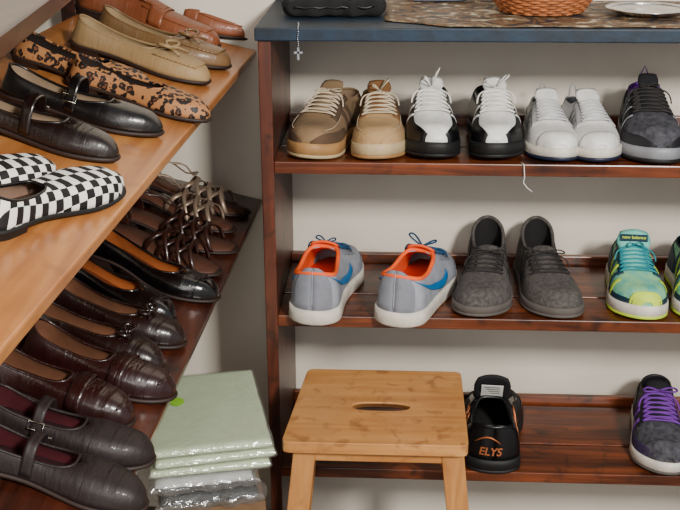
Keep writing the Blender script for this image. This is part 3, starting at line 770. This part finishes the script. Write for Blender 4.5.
# lower rack board
def sandal(label, mt, side, m, group, n=4, ankle=True):
    l = Last(.24, .08, side, HW=HW_FLAT, H=[(0, .06), (.2, .05), (.45, .04), (.6, .035), (.8, .03), (1, .024)], to=.7, zs=.006, heel=.014, spring=.003)
    r = thing('sandal', label, 'shoe', on_mt(mt, l), group)
    slab(l, lambda t: l.base(t) - .005, lambda t: l.base(t), [(0, 0), (.5, .002), (1, .001)]).build('sole', M['brown_sole'], r)
    slab(l, lambda t: 0, lambda t: l.base(t) - .0045, [(0, -.002), (1, 0)], 0, .24).build('heel', M['brown_sole'], r, smooth=False)
    slab(l, lambda t: l.base(t), lambda t: l.base(t) + .002, [(0, -.002), (1, -.003)], 0, .97).build('insole', M['sandal_inner'], r)
    for i in range(n):
        for sk in (-.1, .1):
            t = .52 + .1 * i
            P = []
            for a in range(19):
                ph = 180 * a / 18; tt = min(.93, max(.3, t + sk * (ph / 90 - 1)))
                P.append([l.S(tt, ph, .001 if sk < 0 else .003), l.S(tt + .035, ph, .001 if sk < 0 else .003)])
            mb = MB(); mb.grid(P); mb.build('strap', M[m], r, solid=.002)
    band(l, rowsf(0, .2, 0, lambda s: 50 * (1 - s * s) + 5, 12), 0, 6, both=True).build('heel_cup', M[m], r, solid=.002)
    if ankle:
        mb = MB(); mb.tube([(-l.L / 2 + .07 + .052 * math.cos(2 * PI * k / 24), .036 * math.sin(2 * PI * k / 24) + .006 * math.sin(k), .066 + .018 * math.cos(2 * PI * k / 24 + 2) + .003 * math.sin(k * 1.3)) for k in range(24)], .004, closed=True, seg=6, flat=.4)
        mb.tube([(-l.L / 2 + .01, 0, .05), (-l.L / 2 + .016, 0, .062)], .005, seg=6)
        mb.build('ankle_strap', M[m], r)
    return r
gs1 = 'silver strappy sandals on the lower rack board'; gs2 = 'brown strappy sandals on the lower rack board'
sandal('silver bronze strappy sandal farthest back on the lower rack board', (PB, 248, 218, 6), 1, 'sandal_silver', gs1, 3)
sandal('silver bronze strappy sandal nearer to the brown strappy ones', (PB, 236, 233, 9), -1, 'sandal_silver', gs1, 3)
sandal('dark brown strappy sandal next to the silver sandals', (PB, 236, 256, 9), 1, 'sandal_brown', gs2, 3)
sandal('dark brown strappy sandal next to the black patent pumps', (PB, 222, 276, 11), -1, 'sandal_brown', gs2, 3, ankle=False)
gp = 'black patent pumps with tan lining'
flat('pump', 'black patent pump with tan lining, toe farther over the board edge', (PB, 216, 305, 12), 1, 'black_patent', 'patent_inner', gp, L=.235, heel=.02, to=.72, W=.07, trim='cap', toen=2.6)
flat('pump', 'black patent pump with tan lining, toe set back, beside dark brown flats', (PB, 176, 324, 10), -1, 'black_patent', 'patent_inner', gp, L=.235, heel=.02, to=.72, W=.07, trim='cap', toen=2.6)
gq = 'glossy dark brown flats on the lower rack board'
flat('ballet_flat', 'glossy dark brown flat directly after the patent pumps', (PB, 182, 351, 12), 1, 'patent_brown', 'taupe_inner', gq, L=.22, to=.68, W=.068, trim='bow', toen=2.8)
flat('ballet_flat', 'glossy dark brown flat between its mate and the wine coloured pair', (PB, 164, 372, 7), -1, 'patent_brown', 'taupe_inner', gq, L=.22, to=.68, W=.068, trim='bow', toen=2.8)
gw = 'wine brown slip-on shoes on the lower rack board'
flat('slip_on_shoe', 'wine brown glossy slip-on with taupe lining, far shoe of its pair', (PB, 172, 404, 9), 1, 'patent_wine', 'taupe_inner', gw, L=.215, to=.58, hs=1.1, W=.068, trim='saddle', toen=2.8)
flat('slip_on_shoe', 'wine brown glossy slip-on with taupe lining, near shoe of its pair', (PB, 134, 426, 6), -1, 'patent_wine', 'taupe_inner', gw, L=.215, to=.58, hs=1.1, W=.068, trim='saddle', toen=2.8)
gb = 'soft black strapped shoes at the bottom left'
flat('mary_jane_shoe', 'soft black strapped shoe second from the bottom left corner', (PB, 151, 469, 3), 1, 'soft_black', 'wine_inner', gb, strap=(.34, 'soft_black'), L=.215, W=.068, to=.6, hs=1.0, toen=3, lift=.012)
flat('mary_jane_shoe', 'soft black strapped shoe with wine lining at the bottom left corner', (PB, 147, 509, 2), -1, 'soft_black', 'wine_inner', gb, strap=(.34, 'soft_black'), L=.215, W=.068, to=.6, hs=1.0, toen=3, lift=.012)

# ------------------------------------------------------------ stool
SYF, SYB = 1.50, 1.755
ZS = PY(375, 444, SYF).z
a = XU(281, SYF, ZS); b = XU(469, SYF, ZS); c = XU(461, SYB, ZS); d = XU(308, SYB, ZS)
cxs = (a + b + c + d) / 4; cys = (SYF + SYB) / 2
stool = thing('step_stool', 'light wooden stool with a handle slot, in front of the shelves', 'stool', Matrix.Translation((cxs, cys, 0)))
mb = MB(); N = 160; outer = []; inner = []; inner2 = []
hd = (SYB - SYF) / 2; ST = .02
for k in range(N):
    an = 2 * PI * k / N
    cx_, sy_ = math.cos(an), math.sin(an)
    e = 30.0; rr = (abs(cx_) ** e + abs(sy_) ** e) ** (-1 / e); yy = rr * sy_ * hd
    fr = (yy + hd) / (2 * hd); xl = (a * (1 - fr) + d * fr) - cxs; xr = (b * (1 - fr) + c * fr) - cxs
    xm = (xl + xr) / 2; hwid = (xr - xl) / 2
    outer.append((xm + rr * cx_ * hwid, yy))
    sx_, sg_ = (1 if cx_ >= 0 else -1), (1 if sy_ >= 0 else -1)
    inner.append((.048 * abs(cx_) ** .6 * sx_ + .002, .014 * abs(sy_) ** .9 * sg_ - .006))
    inner2.append((.053 * abs(cx_) ** .6 * sx_ + .002, .03 * abs(sy_) ** .9 * sg_ - .002))   # the slot is undercut below
v = []
v += [(x, y, ZS) for x, y in outer] + [(x, y, ZS) for x, y in inner] + [(x, y, ZS - ST) for x, y in outer] + [(x, y, ZS - ST) for x, y in inner2] + [(x, y, ZS - .003) for x, y in inner]
f = []
for k in range(N):
    j = (k + 1) % N
    f += [(k, j, N + j, N + k), (2 * N + k, 3 * N + k, 3 * N + j, 2 * N + j), (k, 2 * N + k, 2 * N + j, j), (N + k, N + j, 4 * N + j, 4 * N + k), (4 * N + k, 4 * N + j, 3 * N + j, 3 * N + k)]
mb.add(v, f); mb.build('seat', M['stool_wood'], stool, smooth=False, bevel=.0012)
W2 = (b - a) / 2
def beam(p, q, wx, wy):
    p, q = Vector(p), Vector(q)
    c = [p + Vector((sx * wx, sy * wy, 0)) for sx, sy in ((-1, -1), (1, -1), (1, 1), (-1, 1))] + [q + Vector((sx * wx, sy * wy, 0)) for sx, sy in ((-1, -1), (1, -1), (1, 1), (-1, 1))]
    m = MB(); m.hexa(c); return m
for sx in (-1, 1):
    for sy in (-1, 1):
        beam((sx * (W2 + .03), sy * (hd + .03), 0), (sx * (W2 - .03), sy * (hd - .03), ZS - ST), .018, .013).build('leg', M['stool_wood_v'], stool, smooth=False, bevel=.002)
for y0, y1 in ((-hd + .018, -hd + .034), (hd - .034, hd - .018)):
    m = MB(); m.box(-W2 + .045, W2 - .045, y0, y1, ZS - .044, ZS - ST - .0005); m.build('apron', M['stool_wood'], stool, smooth=False, bevel=.002)
for sx in (-1, 1):
    m = MB(); m.box(sx * (W2 - .028) - .008, sx * (W2 - .028) + .008, -hd + .045, hd - .045, ZS - .044, ZS - ST - .0005); m.build('apron', M['stool_wood'], stool, smooth=False, bevel=.002)
    m = MB(); m.box(sx * (W2 + .01) - .008, sx * (W2 + .01) + .008, -hd - .008, hd + .008, .16, .2); m.build('stretcher', M['stool_wood'], stool, smooth=False, bevel=.002)

# ------------------------------------------------------------ folded green bags in plastic
ZB = PY(212, 446, 1.5).z
fr_, br_, fl_ = PZ(274, 440, ZB), PZ(253, 366, ZB), PZ(149, 454, ZB)
w = (fl_ - fr_).length; dp = (br_ - fr_).length
angB = math.atan2(-(br_ - fr_).x, (br_ - fr_).y)
RB = Matrix.Rotation(angB, 4, 'Z')
cB = (fl_ + br_) / 2
def pillow(w, d, h, amp, seed, n=30, ex=14):
    P = []; mb = MB()
    us = [math.sin(PI / 2 * (2 * i / n - 1)) for i in range(n + 1)]
    for sgn in (1, -1):
        G = []
        for u in us:
            row = []
            for vv in us:
                ed = max(0, 1 - abs(u) ** ex) ** .5 * max(0, 1 - abs(vv) ** ex) ** .5
                nz = noise.noise(Vector((u * 2.2 + seed, vv * 3, seed * 1.7))) * amp + noise.noise(Vector((u * 7 + seed, vv * 7, seed))) * amp * .35
                row.append((u * w / 2 + noise.noise(Vector((vv * 3, seed, 2))) * amp * .8, vv * d / 2 + noise.noise(Vector((u * 4, seed, 5))) * amp * .6, sgn * (h / 2 * ed) + nz * .25 * (1 if sgn > 0 else .5) * ed))
            G.append(row)
        mb.grid(G)
    return mb
z = ZB; names = ['topmost of its stack, with a lime dot', 'middle one of the three', 'lowest of the three, on the white garment']
for i in range(3):
    h = .018
    base = Matrix.Translation((cB.x + (0, .003, -.002)[i], cB.y, z - h)) @ RB @ Matrix.Rotation(rad((0, 1.2, -.8)[i]), 4, 'Z')
    r = thing('folded_bag', 'mint green folded bag in clear plastic, ' + names[i], 'bag', base, 'mint green folded bags in plastic')
    m = pillow(w - .006, dp - .008, h - .003, .0012, i + 1.3, ex=40); o = m.build('folded_fabric', M['mint'], r); o.location.z = h / 2
    m = pillow(w, dp, h - .001, .003, i + 5.1, ex=36); o = m.build('plastic_sleeve', M['plastic'], r); o.location.z = h / 2
    if i == 0:
        pt = base.inverted() @ PZ(177, 402, z); rx, ry = pt.x, pt.y
        m = MB(); m.add([(rx + .012 * math.cos(2 * PI * k / 28), ry + .015 * math.sin(2 * PI * k / 28), h + .0006) for k in range(28)] , [tuple(range(28))])
        m.build('lime_dot', M['lime'], r, smooth=False, merge=False)
    z -= h
for i, (mm, nm) in enumerate((('white_cloth', 'white folded garment in crinkled clear plastic under the mint bags'), ('dark_cloth', 'dark folded garment in clear plastic, under the white one'))):
    h = .032
    r = thing('folded_garment', nm, 'clothing', Matrix.Translation((cB.x - .012 + .004 * i, cB.y - .004, z - h)) @ RB, 'folded garments in clear plastic')
    m = pillow(w - .04, dp - .02, h - .012, .006, i + 9.3); o = m.build('folded_fabric', M[mm], r); o.location.z = h / 2
    m = pillow(w - .02, dp + .008, h - .001, .016, i + 15.1); o = m.build('plastic_sleeve', M['plastic'], r); o.location.z = h / 2
    z -= h
m = MB(); m.box(-w / 2 + .01, w / 2 - .015, -dp / 2 + .01, dp / 2 - .01, 0, z)
o = m.build('cardboard_box', M['cardboard'], smooth=False, bevel=.002); o.matrix_world = Matrix.Translation((cB.x, cB.y, 0)) @ RB
tag(o, 'plain cardboard box carrying the stack of plastic-wrapped bags', 'box')

# ------------------------------------------------------------ things on the blue top
m = MB(); P = []
x0, x1 = XU(384, YF + .02, ZT), XR - .02
for i in range(61):
    row = []
    for j in range(21):
        fx = i / 60; fy = j / 20
        x = x0 + (x1 - x0) * fx; y0 = YF + .004 + .006 * noise.noise(Vector((x * 14, 0, 0))) + (.06 * max(0, .12 - fx) / .12)
        y = y0 + (YW - .02 - y0) * fy
        row.append((x, y, ZT + .0016 + .0011 * noise.noise(Vector((x * 20, y * 20, 1)))))
    P.append(row)
m.grid(P); tag(m.build('table_runner', M['print'], solid=.0008, soff=1), 'brown and cream printed cloth spread over the blue top board', 'cloth')
ZC = ZT + .0036
pc_ = PZ(647, 14, ZC); m = MB(); R_ = .071
m.revolve([(0, 0.001), (.04, .001), (.05, .002), (R_ - .004, .008), (R_, .01), (R_ + .001, .0115), (R_ - .004, .0105), (.05, .0045), (.04, .003), (0, .003)], (0, 0, 0), 48)
r = thing('plate', 'round silver metal plate on the printed cloth', 'plate', Matrix.Translation((pc_.x, pc_.y, ZC)))
m.build('dish', M['silver'], r); m = MB(); m.tube([(.064 * math.cos(2 * PI * k / 48), .064 * math.sin(2 * PI * k / 48), .0095) for k in range(48)], .0016, closed=True); m.build('rim_bead', M['silver'], r)
bp = PZ(541, 17, ZC); by = bp.y + .075
r = thing('wicker_basket', 'round woven wicker basket on the printed cloth beside the silver plate', 'basket', Matrix.Translation((XU(541, by, ZC), by, ZC)))
m = MB()
def BR(z): return .07 + .028 * math.sin(min(1, z / .06) * PI / 2)
for k in range(14):
    z = .003 + k * .0045
    m.tube([((BR(z) + .0022 * math.sin(18 * 2 * PI * q / 144 + PI * k)) * math.cos(2 * PI * q / 144), (BR(z) + .0022 * math.sin(18 * 2 * PI * q / 144 + PI * k)) * math.sin(2 * PI * q / 144), z) for q in range(144)], .0026, closed=True, seg=6)
for k in range(12):
    m.tube([((.006 + k * .0055) * math.cos(2 * PI * q / 40), (.006 + k * .0055) * math.sin(2 * PI * q / 40), .003) for q in range(40)], .003, closed=True, seg=5)
m.build('woven_bowl', M['wicker'], r, merge=False)
m = MB()
for q in range(36):
    an = 2 * PI * (q + .25) / 36; m.tube([(BR(z) * math.cos(an), BR(z) * math.sin(an), z) for z in [.002 + .0045 * i for i in range(14)]], .0016, seg=5)
m.build('stakes', M['wicker'], r, merge=False)
m = MB(); 
for ph in (0, PI): m.tube([((.099 + .003 * math.cos(20 * 2 * PI * q / 160 + ph)) * math.cos(2 * PI * q / 160), (.099 + .003 * math.cos(20 * 2 * PI * q / 160 + ph)) * math.sin(2 * PI * q / 160), .067 + .003 * math.sin(20 * 2 * PI * q / 160 + ph)) for q in range(160)], .0035, closed=True, seg=6)
m.build('braided_rim', M['wicker'], r)
pp = PZ(334, 15, ZT)
m = pillow(.17, .075, .03, .022, 3.3, 34)
r = thing('soft_pouch', 'black soft fabric pouch lying on the left end of the blue top', 'pouch', Matrix.Translation((pp.x, pp.y, ZT)) @ Matrix.Rotation(rad(4), 4, 'Z'))
o = m.build('fabric_body', M['black_cloth'], r); o.location.z = .0175
m = MB(); m.tube([(-.07 + .14 * k / 20, -.0385 + .0012 * math.sin(k), .0185 + .0012 * math.sin(k * 1.7)) for k in range(21)], .0016, seg=6); m.build('zip', M['black_leather'], r)
def frame(u, wd, hh, label, mm):
    y = YW - .045; x = XU(u, y, ZC)
    r = thing('picture_frame', label, 'picture frame', Matrix.Translation((x, y, ZC + .0005)) @ Matrix.Rotation(rad(-8), 4, 'X'))
    m = MB(); t = .012
    for bx in ((-wd / 2, wd / 2, 0, t), (-wd / 2, wd / 2, hh - t, hh), (-wd / 2, -wd / 2 + t, t, hh - t), (wd / 2 - t, wd / 2, t, hh - t)): m.box(bx[0], bx[1], -.006, .006, bx[2], bx[3])
    m.build('frame', M[mm], r, smooth=False, merge=False)
    m = MB(); m.box(-wd / 2 + t, wd / 2 - t, -.001, .003, t, hh - t); m.build('picture', M['tag_white'], r, smooth=False)
frame(318, .13, .17, 'dark framed picture standing behind the black pouch', 'dark_cloth')
frame(440, .1, .13, 'blue-grey framed picture standing on the cloth beside the basket', 'navy')
hx = XU(298, YF - .012, ZT - .01)
r = thing('cross_pendant', 'small silver cross on a thin chain hanging over the blue top edge', 'pendant', Matrix.Translation((hx, YF - .0105, ZT)))
m = MB(); pts = [(-.004, .05, .0015), (-.001, .028, .0015), (0, .004, .0026), (0, -.0012, .001)] + [(.0006 * math.sin(k), -.0018, -.0034 * k) for k in range(1, 10)]
for i in range(len(pts) - 1):
    p, q = Vector(pts[i]), Vector(pts[i + 1]); n_ = max(1, int((q - p).length / .0025))
    for k in range(n_):
        c_ = p.lerp(q, (k + .5) / n_); dd = (q - p).normalized() * .0013; m.tube([c_ - dd, c_, c_ + dd], [.0005, .0013, .0005], seg=6)
m.build('chain', M['chain'], r, merge=False)
m = MB(); m.box(-.0018, .0018, -.003, -.001, -.052, -.031); m.box(-.007, .007, -.003, -.001, -.0415, -.038); m.build('cross', M['chain'], r, smooth=False, merge=False)
lx = XU(524, YF - .003, Z1)
m = MB(); m.tube([(lx - .004, YF + .01, Z1 + .0015), (lx, YF - .004, Z1 + .0012), (lx + .002, YF - .0055, Z1 - .022), (lx, YF - .007, Z1 - .03), (lx + .008, YF - .007, Z1 - .04), (lx + .016, YF - .007, Z1 - .046)], .0008, seg=6)
tag(m.build('thread', M['white_lace']), 'loose white thread hanging over the upper shelf edge', 'thread')

# ------------------------------------------------------------ light
def area(name, loc, target, size, e, col):
    ld = bpy.data.lights.new(name, 'AREA'); ld.shape = 'SQUARE'; ld.size = size; ld.energy = e; ld.color = col
    o = bpy.data.objects.new(name, ld); COL.objects.link(o); o.location = loc
    o.rotation_euler = (Vector(target) - Vector(loc)).to_track_quat('-Z', 'Y').to_euler(); return o
area('key_light', (.95, -.5, 2.15), (.15, 1.95, .8), .32, 104, (1, .95, .88))
area('fill_light', (-.3, -1.3, 1.9), (.1, 1.9, .8), 1.2, 26, (1, .97, .92))
wd = bpy.data.worlds.new('world'); SC.world = wd; wd.use_nodes = True
wd.node_tree.nodes['Background'].inputs[0].default_value = (.97, .97, 1, 1); wd.node_tree.nodes['Background'].inputs[1].default_value = .38
